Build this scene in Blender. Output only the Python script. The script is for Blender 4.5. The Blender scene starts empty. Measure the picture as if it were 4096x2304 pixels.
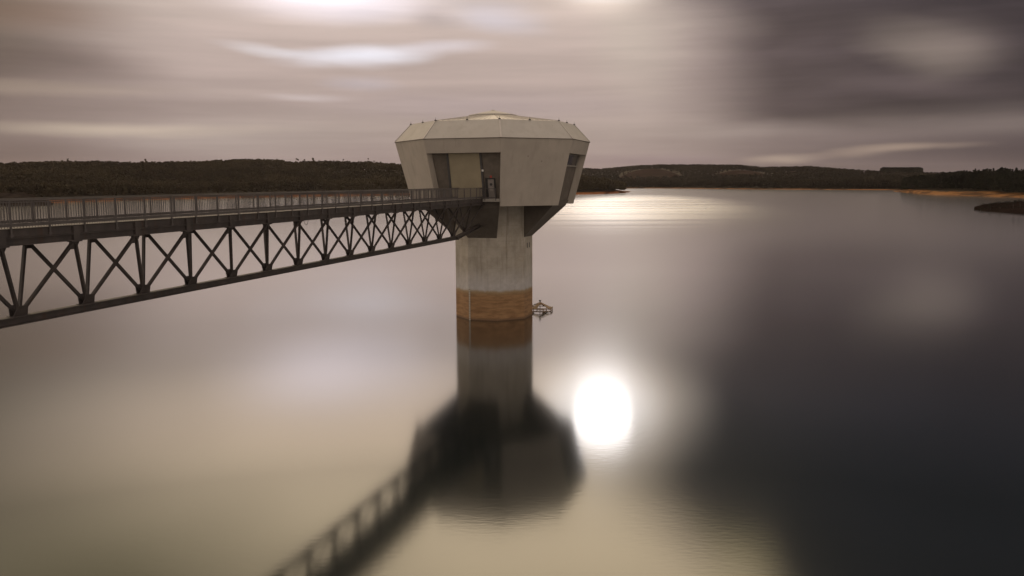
# Water supply intake tower on a reservoir at dusk, reached by a long steel truss footbridge.
import bpy, math, random
import numpy as np
from mathutils import Vector, Matrix

R = math.radians
random.seed(7)
rng = np.random.default_rng(11)
sc = bpy.context.scene
COL = sc.collection

# ------------------------------------------------------------------ camera
F_PX, PITCH, ROLL, EYE = 3541.6, 6.847, -0.263, 16.0
cam_d = bpy.data.cameras.new('camera')
cam_d.sensor_width = 36.0
cam_d.lens = F_PX / 4096 * 36.0
cam_d.clip_start, cam_d.clip_end = 0.3, 30000
cam = bpy.data.objects.new('camera', cam_d)
COL.objects.link(cam)
cam.matrix_world = (Matrix.Translation((0, 0, EYE)) @ Matrix.Rotation(R(90 - PITCH), 4, 'X')
                    @ Matrix.Rotation(R(ROLL), 4, 'Z'))
sc.camera = cam


def azel(px, py):
    """direction (azimuth, elevation in degrees) seen at a point of the 4096 x 2304 photograph"""
    a, b = px - 2048, py - 1152
    r = R(ROLL)
    a, b = a * math.cos(r) + b * math.sin(r), -a * math.sin(r) + b * math.cos(r)
    x, u, d = a / F_PX, -b / F_PX, 1.0
    c, s = math.cos(R(PITCH)), math.sin(R(PITCH))
    y, z = d * c + u * s, -d * s + u * c
    return math.degrees(math.atan2(x, y)), math.degrees(math.atan2(z, math.hypot(x, y)))


def at(px, dist):
    """ground point at a horizontal distance on the bearing of a column of the photograph"""
    a = R(azel(px, 740)[0])
    return math.sin(a) * dist, math.cos(a) * dist


def height(px, py, dist):
    return EYE + dist * math.tan(R(azel(px, py)[1]))


def lin(c):
    return tuple(((v / 255) / 12.92 if v / 255 <= .04045 else ((v / 255 + .055) / 1.055) ** 2.4) for v in c)


# ------------------------------------------------------------------ materials
def new_mat(name):
    m = bpy.data.materials.new(name)
    m.use_nodes = True
    nt = m.node_tree
    return m, nt, nt.nodes['Principled BSDF']


def nd(nt, kind, **kw):
    n = nt.nodes.new(kind)
    for k, v in kw.items():
        if k == 'inp':
            for i, w in v.items():
                n.inputs[i].default_value = w
        else:
            setattr(n, k, v)
    return n


def link(nt, a, b):
    nt.links.new(a, b)


def mixc(nt, fac, a, b, blend='MIX'):
    n = nt.nodes.new('ShaderNodeMix')
    n.data_type, n.blend_type = 'RGBA', blend
    for sock, v in ((n.inputs[0], fac), (n.inputs[6], a), (n.inputs[7], b)):
        if isinstance(v, (int, float)):
            sock.default_value = v
        elif isinstance(v, tuple):
            sock.default_value = (*v, 1)
        else:
            link(nt, v, sock)
    return n.outputs[2]


def noise(nt, vec, scale, detail=4, rough=.6):
    n = nd(nt, 'ShaderNodeTexNoise', inp={'Scale': scale, 'Detail': detail, 'Roughness': rough})
    if vec is not None:
        link(nt, vec, n.inputs['Vector'])
    return n.outputs['Fac']


def ramp(nt, fac, lo, hi, a=0.0, b=1.0):
    n = nd(nt, 'ShaderNodeMapRange', interpolation_type='SMOOTHSTEP')
    n.inputs[1].default_value, n.inputs[2].default_value = lo, hi
    n.inputs[3].default_value, n.inputs[4].default_value = a, b
    link(nt, fac, n.inputs[0])
    return n.outputs[0]


def scaled(nt, vec, s):
    n = nd(nt, 'ShaderNodeMapping')
    n.inputs['Scale'].default_value = s
    link(nt, vec, n.inputs['Vector'])
    return n.outputs[0]


def coords(nt):
    return nd(nt, 'ShaderNodeNewGeometry').outputs['Position']


def plain(name, col, rough=.7, var=.18, scale=2.0, metal=0.0, streak=None, bump=0.0):
    m, nt, bs = new_mat(name)
    pos = coords(nt)
    c = mixc(nt, ramp(nt, noise(nt, pos, scale), .3, .7), tuple(v * (1 - var) for v in col), tuple(min(1, v * (1 + var)) for v in col))
    if streak:
        s = ramp(nt, noise(nt, scaled(nt, pos, (2.2, 2.2, .12)), 1.5, 5), .52, .72)
        c = mixc(nt, s, c, streak)
    link(nt, c, bs.inputs['Base Color'])
    bs.inputs['Roughness'].default_value = rough
    bs.inputs['Metallic'].default_value = metal
    if bump:
        b = nd(nt, 'ShaderNodeBump', inp={'Strength': bump, 'Distance': .02})
        link(nt, noise(nt, pos, scale * 6, 5), b.inputs['Height'])
        link(nt, b.outputs[0], bs.inputs['Normal'])
    return m


M = {}
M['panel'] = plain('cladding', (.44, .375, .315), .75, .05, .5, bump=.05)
M['skirt'] = plain('skirt_cladding', (.47, .425, .38), .7, .04, .6, bump=.05)
M['flash'] = plain('flashing', (.53, .47, .425), .5, .04)
M['roof'] = plain('roof_sheet', (.53, .475, .42), .5, .08, 1.2)
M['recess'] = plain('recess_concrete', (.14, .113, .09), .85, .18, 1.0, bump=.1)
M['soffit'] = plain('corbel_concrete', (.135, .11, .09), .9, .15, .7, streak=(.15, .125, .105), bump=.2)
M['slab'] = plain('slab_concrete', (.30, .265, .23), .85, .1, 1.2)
M['shutter'] = plain('shutter_slats', (.38, .315, .215), .6, .06, 1.0)
M['guide'] = plain('guide_steel', (.07, .062, .06), .5, .1)
M['doorleaf'] = plain('door_leaf', (.24, .205, .185), .55, .06)
M['dark'] = plain('dark_metal', (.03, .027, .025), .5, .1)
M['white'] = plain('white_plastic', (.75, .72, .66), .5, .03)
M['red'] = plain('red_enamel', (.55, .05, .035), .45, .05)
M['steel'] = plain('weathered_steel', (.056, .043, .039), .65, .25, 1.6, streak=(.065, .038, .027))
M['rail'] = plain('galvanised_rail', (.085, .070, .065), .55, .15, 2.0)
M['deck'] = plain('deck_concrete', (.17, .148, .132), .7, .2, 1.4)
M['ochre'] = plain('rusty_ochre_steel', (.20, .115, .05), .6, .25, 3.0)
M['bark'] = plain('bark', (.10, .08, .065), .9, .2)
m, nt, bs = new_mat('window_glass')
bs.inputs['Base Color'].default_value = (.03, .026, .03, 1)
bs.inputs['Roughness'].default_value = .12
M['glass'] = m


def weather(mat, dark, amount=.5):
    """rain streaks and scattered small spots on cladding"""
    nt = mat.node_tree
    bs = nt.nodes['Principled BSDF']
    old = bs.inputs['Base Color'].links[0].from_socket
    pos = coords(nt)
    st_ = ramp(nt, noise(nt, scaled(nt, pos, (1.1, 1.1, .06)), 1.3, 5), .50, .78, 0, amount)
    c = mixc(nt, st_, old, dark)
    c = mixc(nt, ramp(nt, noise(nt, pos, .22, 3), .40, .70, 0, amount * .6), c, dark)
    vo = nd(nt, 'ShaderNodeTexVoronoi', inp={'Scale': .75})
    link(nt, pos, vo.inputs['Vector'])
    sp_ = ramp(nt, vo.outputs['Distance'], .075, .045, 0, .55)
    gate = ramp(nt, noise(nt, pos, .35, 2), .50, .56)
    mm = nd(nt, 'ShaderNodeMath', operation='MULTIPLY'); link(nt, sp_, mm.inputs[0]); link(nt, gate, mm.inputs[1])
    link(nt, mixc(nt, mm.outputs[0], c, (.12, .10, .085)), bs.inputs['Base Color'])


weather(M['panel'], (.30, .255, .21), .55)
weather(M['skirt'], (.37, .325, .28), .5)


def leaf_mat(name, a, b, c):
    m, nt, bs = new_mat(name)
    pos = coords(nt)
    col = mixc(nt, ramp(nt, noise(nt, pos, .03, 3), .35, .65), a, b)
    col = mixc(nt, ramp(nt, noise(nt, pos, .13, 3), .5, .75), col, c)
    col = mixc(nt, ramp(nt, noise(nt, pos, .009, 3), .42, .62, 0, .55), col, tuple(v * 1.5 for v in b))
    link(nt, col, bs.inputs['Base Color'])
    bs.inputs['Roughness'].default_value = .8
    bs.inputs['Specular IOR Level'].default_value = .02
    return m


M['leaf'] = leaf_mat('eucalypt_leaves', (.044, .033, .023), (.068, .052, .031), (.084, .058, .040))
M['farleaf'] = leaf_mat('far_leaves', (.026, .020, .015), (.038, .030, .020), (.050, .036, .026))
M['pine'] = leaf_mat('pine_needles', (.016, .016, .011), (.024, .023, .015), (.03, .026, .018))

# shaft: grey board-marked concrete, lime bloom, ochre tide band
STAIN, BLOOM = 3.54, 4.9
m, nt, bs = new_mat('shaft_concrete')
pos = coords(nt)
sep = nd(nt, 'ShaderNodeSeparateXYZ'); link(nt, pos, sep.inputs[0])
z = sep.outputs['Z']
base = mixc(nt, ramp(nt, noise(nt, pos, .55, 6, .65), .3, .7), (.36, .31, .245), (.50, .435, .365))
base = mixc(nt, ramp(nt, noise(nt, scaled(nt, pos, (1.6, 1.6, .10)), 1.2, 6), .50, .70, 0, .65), base, (.185, .15, .115))
base = mixc(nt, ramp(nt, noise(nt, scaled(nt, pos, (.8, .8, .9)), .8, 5), .56, .68, 0, .5), base, (.40, .32, .235))
lift = nd(nt, 'ShaderNodeTexBrick', inp={'Scale': 1.0, 'Mortar Size': .012, 'Brick Width': 2.4, 'Row Height': 1.22,
                                        'Color1': (1, 1, 1, 1), 'Color2': (.90, .90, .91, 1), 'Mortar': (.72, .70, .68, 1)})
bv = nd(nt, 'ShaderNodeCombineXYZ'); link(nt, sep.outputs['X'], bv.inputs[0]); link(nt, z, bv.inputs[1])
link(nt, bv.outputs[0], lift.inputs['Vector'])
base = mixc(nt, .8, base, lift.outputs['Color'], 'MULTIPLY')
wob = nd(nt, 'ShaderNodeMath', operation='MULTIPLY_ADD'); wob.inputs[1].default_value = .5
link(nt, noise(nt, scaled(nt, pos, (1.1, 1.1, .07)), 1.0, 5), wob.inputs[0]); link(nt, z, wob.inputs[2])
bl = ramp(nt, wob.outputs[0], BLOOM + 2.1, STAIN + .3, 0, .75)
base = mixc(nt, bl, base, mixc(nt, ramp(nt, noise(nt, pos, 1.4, 5), .3, .7), (.43, .395, .385), (.55, .515, .51)))
och = mixc(nt, ramp(nt, noise(nt, scaled(nt, pos, (.5, .5, 2.5)), 1.3, 5), .3, .7), (.215, .112, .048), (.36, .20, .092))
och = mixc(nt, ramp(nt, z, STAIN - .8, STAIN + .05), och, (.33, .24, .135))
och = mixc(nt, ramp(nt, z, .32, .05), och, (.17, .095, .05))
base = mixc(nt, ramp(nt, wob.outputs[0], STAIN + .36, STAIN - .06), base, och)
link(nt, base, bs.inputs['Base Color'])
bs.inputs['Roughness'].default_value = .85
b = nd(nt, 'ShaderNodeBump', inp={'Strength': .25, 'Distance': .03})
link(nt, noise(nt, pos, 5, 5), b.inputs['Height']); link(nt, b.outputs[0], bs.inputs['Normal'])
M['shaft'] = m

# staff gauge: pale strip with dark ticks
m, nt, bs = new_mat('gauge_enamel')
sep = nd(nt, 'ShaderNodeSeparateXYZ'); link(nt, coords(nt), sep.inputs[0])
w = nd(nt, 'ShaderNodeMath', operation='FRACT')
w0 = nd(nt, 'ShaderNodeMath', operation='MULTIPLY'); w0.inputs[1].default_value = 5
link(nt, sep.outputs['Z'], w0.inputs[0]); link(nt, w0.outputs[0], w.inputs[0])
link(nt, mixc(nt, ramp(nt, w.outputs[0], .62, .66), (.52, .46, .38), (.20, .16, .12)), bs.inputs['Base Color'])
M['gauge'] = m


def land_mat(name, litter, sand, top, patch=None):
    """leaf litter above a bare drawdown bank that ends at about `top` metres above the water"""
    m, nt, bs = new_mat(name)
    pos = coords(nt)
    sep = nd(nt, 'ShaderNodeSeparateXYZ'); link(nt, pos, sep.inputs[0])
    c = mixc(nt, ramp(nt, noise(nt, pos, .02, 4), .35, .65), litter, tuple(v * 1.5 for v in litter))
    if patch:
        c = mixc(nt, ramp(nt, noise(nt, pos, .004, 2), .50, .56), c, patch)
    wv = nd(nt, 'ShaderNodeMath', operation='MULTIPLY_ADD'); wv.inputs[1].default_value = top * 1.3
    link(nt, noise(nt, scaled(nt, pos, (.012, .03, 0)), 1.0, 3), wv.inputs[0]); link(nt, sep.outputs['Z'], wv.inputs[2])
    s = mixc(nt, ramp(nt, noise(nt, scaled(nt, pos, (.03, .03, .35)), 1.0, 5), .40, .62), sand, tuple(v * .28 for v in sand))
    c = mixc(nt, ramp(nt, wv.outputs[0], top * 1.75, top * 1.45), c, s)
    link(nt, c, bs.inputs['Base Color'])
    bs.inputs['Roughness'].default_value = .95
    bs.inputs['Specular IOR Level'].default_value = .08
    return m


M['land'] = land_mat('forest_floor', (.030, .022, .015), (.27, .10, .036), 2.4)
M['farland'] = land_mat('far_hill_ground', (.050, .038, .026), (.34, .15, .06), 1.2)
M['sandland'] = land_mat('sandy_bank_ground', (.045, .034, .022), (.27, .125, .043), 4.0)
M['field'] = plain('cleared_field', (.034, .021, .016), .95, .25, .012)
M['spit'] = plain('dark_headland_ground', (.018, .012, .010), .95, .25, .05)
M['rock'] = plain('rock_fill', (.030, .022, .018), .95, .45, .25, bump=.6)
for k_ in ('field', 'spit', 'rock'):
    M[k_].node_tree.nodes['Principled BSDF'].inputs['Specular IOR Level'].default_value = .0

# ------------------------------------------------------------------ mesh helper
class MB:
    def __init__(s):
        s.v, s.f = [], []

    def add(s, verts, faces):
        o = len(s.v)
        s.v += [tuple(v) for v in verts]
        s.f += [tuple(i + o for i in f) for f in faces]
        return s

    def hexa(s, p):
        """box from 8 corners: 4 of the bottom then 4 of the top"""
        return s.add(p, [(3, 2, 1, 0), (4, 5, 6, 7), (0, 1, 5, 4), (1, 2, 6, 5), (2, 3, 7, 6), (3, 0, 4, 7)])

    def box(s, c, ax, d):
        x, y, z_ = (Vector(a) * (k / 2) for a, k in zip(ax, d))
        c = Vector(c)
        return s.hexa([c - x - y - z_, c + x - y - z_, c + x + y - z_, c - x + y - z_,
                       c - x - y + z_, c + x - y + z_, c + x + y + z_, c - x + y + z_])

    def beam(s, a, b, w, h, up=(0, 0, 1)):
        a, b = Vector(a), Vector(b)
        d = (b - a).normalized()
        x = d.cross(Vector(up)).normalized()
        y = x.cross(d)
        return s.box((a + b) / 2, (x, d, y), (w, (b - a).length, h))

    def ibeam(s, a, b, w, h, t=.05, up=(0, 0, 1)):
        a, b = Vector(a), Vector(b)
        d = (b - a).normalized()
        x = d.cross(Vector(up)).normalized()
        y = x.cross(d)
        o = y * (h / 2 - t / 2)
        s.beam(a + o, b + o, w, t, up); s.beam(a - o, b - o, w, t, up)
        return s.beam(a, b, t, h - 2 * t, up)

    def tube(s, a, b, r, n=8, r2=None):
        a, b = Vector(a), Vector(b)
        r2 = r if r2 is None else r2
        d = (b - a).normalized()
        x = d.orthogonal().normalized(); y = d.cross(x)
        vs = []
        for p, q in ((a, r), (b, r2)):
            vs += [p + x * (q * math.cos(i * math.tau / n)) + y * (q * math.sin(i * math.tau / n)) for i in range(n)]
        fs = [(i, (i + 1) % n, n + (i + 1) % n, n + i) for i in range(n)]
        return s.add(vs, fs + [tuple(range(n - 1, -1, -1)), tuple(range(n, 2 * n))])

    def loft(s, rings, caps=True):
        n = len(rings[0])
        vs = [p for r_ in rings for p in r_]
        fs = []
        for k in range(len(rings) - 1):
            fs += [(k * n + i, k * n + (i + 1) % n, (k + 1) * n + (i + 1) % n, (k + 1) * n + i) for i in range(n)]
        if caps:
            fs += [tuple(range(n - 1, -1, -1)), tuple(range((len(rings) - 1) * n, len(rings) * n))]
        return s.add(vs, fs)

    def build(s, name, mat, parent=None, bevel=0.0, smooth=False):
        off = Vector((0, 0, 0))
        p = parent
        while p is not None:
            off += p.location
            p = p.parent
        me = bpy.data.meshes.new(name)
        me.from_pydata([tuple(Vector(v) - off) for v in s.v], [], s.f)
        me.validate(); me.update()
        me.materials.append(mat)
        if smooth:
            me.polygons.foreach_set('use_smooth', [True] * len(me.polygons))
        o = bpy.data.objects.new(name, me)
        COL.objects.link(o)
        if parent:
            o.parent = parent
        if bevel:
            b_ = o.modifiers.new('edge', 'BEVEL')
            b_.width, b_.segments, b_.limit_method = bevel, 2, 'ANGLE'
        return o


def tag(o, label=None, cat=None, group=None, kind=None):
    for k, v in (('label', label), ('category', cat), ('group', group), ('kind', kind)):
        if v:
            o[k] = v
    return o


def thing(name, loc, label, cat, group=None):
    o = bpy.data.objects.new(name, None)
    o.empty_display_size = .5
    COL.objects.link(o)
    o.location = loc
    return tag(o, label, cat, group)


# ------------------------------------------------------------------ intake tower
TX, TY, ROT = -2.1244, 105.8727, 5.2067
CA, SA = math.cos(R(22.5)), math.sin(R(22.5))


def oc(r_, z_, k):
    """corner k of the octagon: k = 0 faces the camera, k = 2 is to the right"""
    t = R(45 * k + ROT)
    return Vector((TX + r_ * math.sin(t), TY - r_ * math.cos(t), z_))


def ring(r_, z_):
    return [oc(r_, z_, k) for k in range(8)]


def r_out(z_):
    return 9.5824 + (11.5284 - 9.5824) * (z_ - 13.35) / (20.6355 - 13.35)


THICK = .85


def r_in(z_):
    return r_out(z_) - THICK


tower = thing('intake_tower', (TX, TY, 0), 'octagonal concrete intake tower with a flared grey control room, standing in the reservoir', 'tower')

RC = 4.6147
MB().loft([ring(RC, -8), ring(RC, 9.15), ring(RC - .03, 9.17), ring(RC - .03, 9.21), ring(RC, 9.23), ring(RC, 13.4)]).build('shaft', M['shaft'], tower, .05)
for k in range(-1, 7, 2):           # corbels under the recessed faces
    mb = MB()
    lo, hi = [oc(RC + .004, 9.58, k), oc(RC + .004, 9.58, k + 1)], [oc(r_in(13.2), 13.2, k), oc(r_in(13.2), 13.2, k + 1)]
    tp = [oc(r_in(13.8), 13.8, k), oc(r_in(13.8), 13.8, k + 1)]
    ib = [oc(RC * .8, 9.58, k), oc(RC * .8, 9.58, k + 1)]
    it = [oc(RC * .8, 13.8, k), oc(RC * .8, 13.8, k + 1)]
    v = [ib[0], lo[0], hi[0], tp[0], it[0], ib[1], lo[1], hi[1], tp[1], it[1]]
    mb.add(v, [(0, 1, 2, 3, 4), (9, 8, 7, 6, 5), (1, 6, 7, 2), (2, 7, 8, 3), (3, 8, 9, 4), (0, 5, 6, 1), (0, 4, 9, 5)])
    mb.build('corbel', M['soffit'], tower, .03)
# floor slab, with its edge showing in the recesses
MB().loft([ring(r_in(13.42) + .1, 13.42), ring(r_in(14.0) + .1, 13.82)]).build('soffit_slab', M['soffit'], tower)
LEVEL = 14.17
for k in (-1,):
    e = .80
    p = lambda r_, z_: (oc(r_, z_, k), oc(r_, z_, k + 1))
    a, b_ = p(r_in(14) - .3, 13.83), p(r_in(14) - .3, LEVEL)
    c, d = p(r_in(14) + e, 13.83), p(r_in(14) + e, LEVEL)
    MB().hexa([a[0], c[0], c[1], a[1], b_[0], d[0], d[1], b_[1]]).build('recess_floor', M['slab'], tower, .02)
# inner recess wall
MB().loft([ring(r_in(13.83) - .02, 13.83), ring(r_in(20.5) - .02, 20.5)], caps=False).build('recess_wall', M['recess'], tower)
# solid outer panels on alternate faces and the band over all of them
LINTEL, RIM = 19.1, 20.6355
for k in range(0, 8, 2):
    zb_, zt_ = 13.35, LINTEL
    f = lambda r_, z_: (oc(r_, z_, k), oc(r_, z_, k + 1))
    a, b_, c, d = f(r_in(zb_) + .03, zb_), f(r_out(zb_), zb_), f(r_in(zt_) + .03, zt_), f(r_out(zt_), zt_)
    MB().hexa([a[0], b_[0], b_[1], a[1], c[0], d[0], d[1], c[1]]).build('wall_panel', M['panel'], tower)
mb = MB()
ro, ri = ring(r_out(LINTEL), LINTEL), ring(r_in(LINTEL) - .1, LINTEL)
to, ti = ring(r_out(RIM), RIM), ring(r_in(RIM) - .1, RIM)
for i in range(8):
    j = (i + 1) % 8
    mb.add([ro[i], ro[j], to[j], to[i], ri[i], ri[j], ti[j], ti[i]], [(0, 1, 2, 3), (5, 4, 7, 6), (1, 0, 4, 5), (3, 2, 6, 7)])
mb.build('lintel_band', M['panel'], tower)
# rim trim, skirt, flashing, roof, cap
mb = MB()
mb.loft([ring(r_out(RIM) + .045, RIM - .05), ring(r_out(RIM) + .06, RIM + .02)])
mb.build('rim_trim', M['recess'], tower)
RT, ZT = 9.6603, 22.6596
MB().loft([ring(r_out(RIM) + .03, RIM + .02), ring(RT, ZT), ring(RT - .15, ZT + .03)]).build('roof_skirt', M['skirt'], tower, .02)
for k in range(8):
    a, b_ = oc(r_out(RIM) + .05, RIM + .03, k), oc(RT + .02, ZT, k)
    out = (oc(1, 0, k) - Vector((TX, TY, 0))) + Vector((0, 0, 1))
    MB().beam(a, b_, .17, .05, out).build('flashing', M['flash'], tower, .01)
mb = MB()
mb.loft([ring(RT - .18, ZT + .032), ring(2.75, 23.62)])
for k in range(8):                   # standing seams
    for q in range(13):
        t = q / 12
        a = oc(RT - .25, ZT + .055, k).lerp(oc(RT - .25, ZT + .055, k + 1), t)
        c = oc(2.7, 23.65, k).lerp(oc(2.7, 23.65, k + 1), t)
        mb.beam(a, c, .05, .06)
mb.build('roof', M['roof'], tower)
mb = MB()
mb.loft([ring(2.55, 23.52), ring(2.85, 23.60), ring(2.9, 23.78), ring(.25, 24.30), ring(.2, 24.38)])
mb.build('roof_cap', M['skirt'], tower, .02)
for k in range(8):
    for h in (0, .5):
        pt = oc(RT - .02, ZT, k).lerp(oc(RT - .02, ZT, k + 1), h)
        mb = MB().box(pt + Vector((0, 0, .05)), ((1, 0, 0), (0, 1, 0), (0, 0, 1)), (.24, .24, .07))
        mb.tube(pt + Vector((0, 0, .08)), pt + Vector((0, 0, .34)), .014, 6).tube(pt + Vector((0, 0, .09)), pt + Vector((0, 0, .14)), .05, 8)
        mb.build('roof_anchor', M['dark'], tower)

# face frame: k-th face lies between corners k and k+1; l runs to the right seen from outside
def face(k, l, z_, off=0.0):
    t = R(45 * (k + .5) + ROT)
    n = Vector((math.sin(t), -math.cos(t), 0)); tt = Vector((math.cos(t), math.sin(t), 0))
    return Vector((TX, TY, z_)) + n * ((r_in(z_) - .02) * CA + off) + tt * l


def plate(mb, k, l0, l1, z0, z1, o0, o1):
    return mb.hexa([face(k, l0, z0, o0), face(k, l1, z0, o0), face(k, l1, z0, o1), face(k, l0, z0, o1),
                    face(k, l0, z1, o0), face(k, l1, z1, o0), face(k, l1, z1, o1), face(k, l0, z1, o1)])


# roller shutter
mb = MB()
L0, L1, Z0, Z1 = -2.02, 1.60, LEVEL + .01, LINTEL - .02
n = 48
for i in range(n):
    za, zb_ = Z0 + (Z1 - Z0) * i / n, Z0 + (Z1 - Z0) * (i + 1) / n
    zm = za + (zb_ - za) * .8
    v = [face(-1, L0, za, .03), face(-1, L1, za, .03), face(-1, L1, za + .02, .075), face(-1, L0, za + .02, .075),
         face(-1, L0, zm, .075), face(-1, L1, zm, .075), face(-1, L1, zb_, .03), face(-1, L0, zb_, .03)]
    mb.add(v, [(0, 1, 2, 3), (3, 2, 5, 4), (4, 5, 6, 7)])
shutter = mb.build('roller_door', M['shutter'], tower)
plate(MB(), -1, L0 - .22, L0 + .02, Z0, Z1, .005, .16).build('guide_rail', M['guide'], shutter, .01)
plate(MB(), -1, L1 - .02, L1 + .20, Z0, Z1, .005, .16).build('guide_rail', M['guide'], shutter, .01)
# personnel door in its frame
DZ = 16.28
leaf = plate(MB(), -1, 2.22, 2.97, LEVEL + .01, DZ, .01, .05).build('door', M['doorleaf'], tower, .01)
mb = MB()
plate(mb, -1, 1.98, 2.22, LEVEL + .01, DZ + .12, .012, .14); plate(mb, -1, 2.97, 3.10, LEVEL + .01, DZ + .12, .012, .14)
plate(mb, -1, 2.22, 2.97, DZ, DZ + .12, .012, .14)
mb.build('door_frame', M['dark'], leaf)
c = face(-1, 2.60, 15.72, .05); nrm = (face(-1, 0, 15, 1) - face(-1, 0, 15, 0)).normalized()
MB().tube(c, c + nrm * .03, .15, 20).build('round_sign', M['dark'], leaf)
plate(MB(), -1, 2.44, 2.78, 15.0, 15.40, .055, .07).build('notice_plate', M['slab'], leaf)
MB().tube(face(-1, 2.31, 15.2, .05), face(-1, 2.31, 15.2, .13), .03, 8).build('handle', M['dark'], leaf)
lamp = MB()
plate(lamp, -1, 1.68, 1.90, 17.1, 17.32, .02, .17)
lamp.build('wall_lamp', M['white'], tower, .02)
mb = MB()
for q in (2.56, 2.68):
    plate(mb, -1, q, q + .07, 16.44, 16.66, .02, .06)
mb.build('warning_marker', M['red'], tower)
# narrow window high in each of the other recesses
for k in (1, 3, 5):
    w_ = r_in(18) * SA - .35
    fr = MB()
    plate(fr, k, -w_, w_, 17.70, 17.86, .0, .17)
    plate(fr, k, -w_, w_, 19.0, 19.09, .0, .12)
    for q in (-w_, w_ - .08):
        plate(fr, k, q, q + .08, 17.86, 19.0, .0, .12)
    fo = fr.build('window', M['slab'], tower, .01)
    plate(MB(), k, -w_ + .08, w_ - .08, 17.86, 19.0, .01, .05).build('pane', M['glass'], fo)
# staff gauge, slots near the shaft head, landing rail
def sface(k, l, z_, off=0.0):
    t = R(45 * (k + .5) + ROT)
    n_ = Vector((math.sin(t), -math.cos(t), 0)); tt = Vector((math.cos(t), math.sin(t), 0))
    return Vector((TX, TY, z_)) + n_ * (RC * CA + off) + tt * l


def splate(mb, k, l0, l1, z0, z1, o0, o1):
    return mb.hexa([sface(k, l0, z0, o0), sface(k, l1, z0, o0), sface(k, l1, z0, o1), sface(k, l0, z0, o1),
                    sface(k, l0, z1, o0), sface(k, l1, z1, o0), sface(k, l1, z1, o1), sface(k, l0, z1, o1)])


splate(MB(), -1, -1.70, -1.54, -1.0, 3.75, .005, .05).build('staff_gauge', M['gauge'], tower)
for q in (-.55, .35):
    splate(MB(), 1, q, q + .22, 8.25, 8.85, -.02, .035).build('vent_slot', M['guide'], tower)

# ------------------------------------------------------------------ footbridge
BX, BY, ALPHA, P_ = -21.174, 37.605, 15.6158, 4.0037
ZB, WN, ZN, WR, ZD, BAY, OFF = 10.196, 1.333, 13.504, 1.360, 14.207, 2.0428, -1.4917
U = Vector((math.sin(R(ALPHA)), math.cos(R(ALPHA)), 0)); V = Vector((math.cos(R(ALPHA)), -math.sin(R(ALPHA)), 0))
Z = Vector((0, 0, 1))


def bp(s_, l, z_):
    return Vector((BX, BY, z_)) + U * s_ + V * l


S0, S1 = -16.5, 62.6
bridge = thing('access_bridge', tuple(bp(S0, 0, 0)), 'long brown steel truss footbridge with picket railings running out to the tower', 'bridge')
mb = MB().box(bp((S0 + S1) / 2, 0, ZD - .09), (U, V, Z), (S1 - S0, 2 * WR - .16, .16))
mb.build('deck', M['deck'], bridge)
for sd in (1, -1):
    mb = MB().beam(bp(S0, sd * (WR - .03), ZD - .19), bp(S1, sd * (WR - .03), ZD - .19), .06, .36)
    for q in (-.02, -.355):
        mb.beam(bp(S0, sd * (WR + .03), ZD + q), bp(S1, sd * (WR + .03), ZD + q), .06, .03)
    mb.build('edge_channel', M['steel'], bridge)
    MB().ibeam(bp(S0, sd * WN, ZN + .16), bp(S1 + .3, sd * WN, ZN + .16), .26, .32, .04).build('top_chord', M['steel'], bridge)
mb = MB()
KINK = 57.2
mb.ibeam(bp(S0, 0, ZB), bp(KINK, 0, ZB), .37, .37, .05)
mb.ibeam(bp(KINK, 0, ZB), bp(66.2, 0, ZB + 1.0), .37, .37, .05)
mb.box(bp(KINK, 0, ZB), (U, V, Z), (.3, .42, .42))
mb.build('bottom_chord', M['steel'], bridge)


def zlow(s_):
    return ZB if s_ <= KINK else ZB + (s_ - KINK) * .111


K0 = -4
for k in range(K0, 16):
    s_ = P_ * k
    b0 = bp(s_, 0, zlow(s_) + .2)
    for sd in (1, -1):
        for e in (-.5, .5):
            t = s_ + P_ * e
            if t > S1:
                t = S1
            top = bp(t, sd * WN, ZN + .02)
            d = (top - b0).normalized()
            MB().beam(b0 + d * .12, top, .132, .132, V).build('diagonal', M['steel'], bridge)
    mb = MB()
    mb.beam(b0 - U * .42 - Z * .02, b0 + U * .42 - Z * .02, .46, .05)
    for sd in (1, -1):
        n_ = (V * sd * WN + Z * (ZN - ZB)).normalized()
        a = b0 - Z * .02
        mb.add([a - U * .40 + V * sd * .06, a + U * .40 + V * sd * .06, a + U * .26 + n_ * .5 + V * sd * .06, a - U * .26 + n_ * .5 + V * sd * .06,
                a - U * .40 + V * sd * .09, a + U * .40 + V * sd * .09, a + U * .26 + n_ * .5 + V * sd * .09, a - U * .26 + n_ * .5 + V * sd * .09],
               [(3, 2, 1, 0), (4, 5, 6, 7), (0, 1, 5, 4), (1, 2, 6, 5), (2, 3, 7, 6), (3, 0, 4, 7)])
    mb.build('gusset_plate', M['steel'], bridge)
    t = s_ + P_ * .5
    if t < S1:
        for sd in (1, -1):
            c = bp(t, sd * WN, ZN)
            mb = MB().box(c - Z * .02, (U, V, Z), (.62, .30, .05))
            dn = (V * -sd * WN - Z * (ZN - ZB)).normalized()
            mb.hexa([c - U * .22 + dn * .42 - V * .02, c + U * .22 + dn * .42 - V * .02, c + U * .22 + dn * .42 + V * .02, c - U * .22 + dn * .42 + V * .02,
                     c - U * .3 - V * .02 - Z * .02, c + U * .3 - V * .02 - Z * .02, c + U * .3 + V * .02 - Z * .02, c - U * .3 + V * .02 - Z * .02])
            mb.box(c + Z * .34 + V * sd * .02, (U, V, Z), (.34, .25, .62))
            mb.build('joint_bracket', M['steel'], bridge)
        mb = MB().ibeam(bp(t, -WN, ZN + .2), bp(t, WN, ZN + .2), .16, .24, .03)
        mb.build('cross_beam', M['steel'], bridge)

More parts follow.
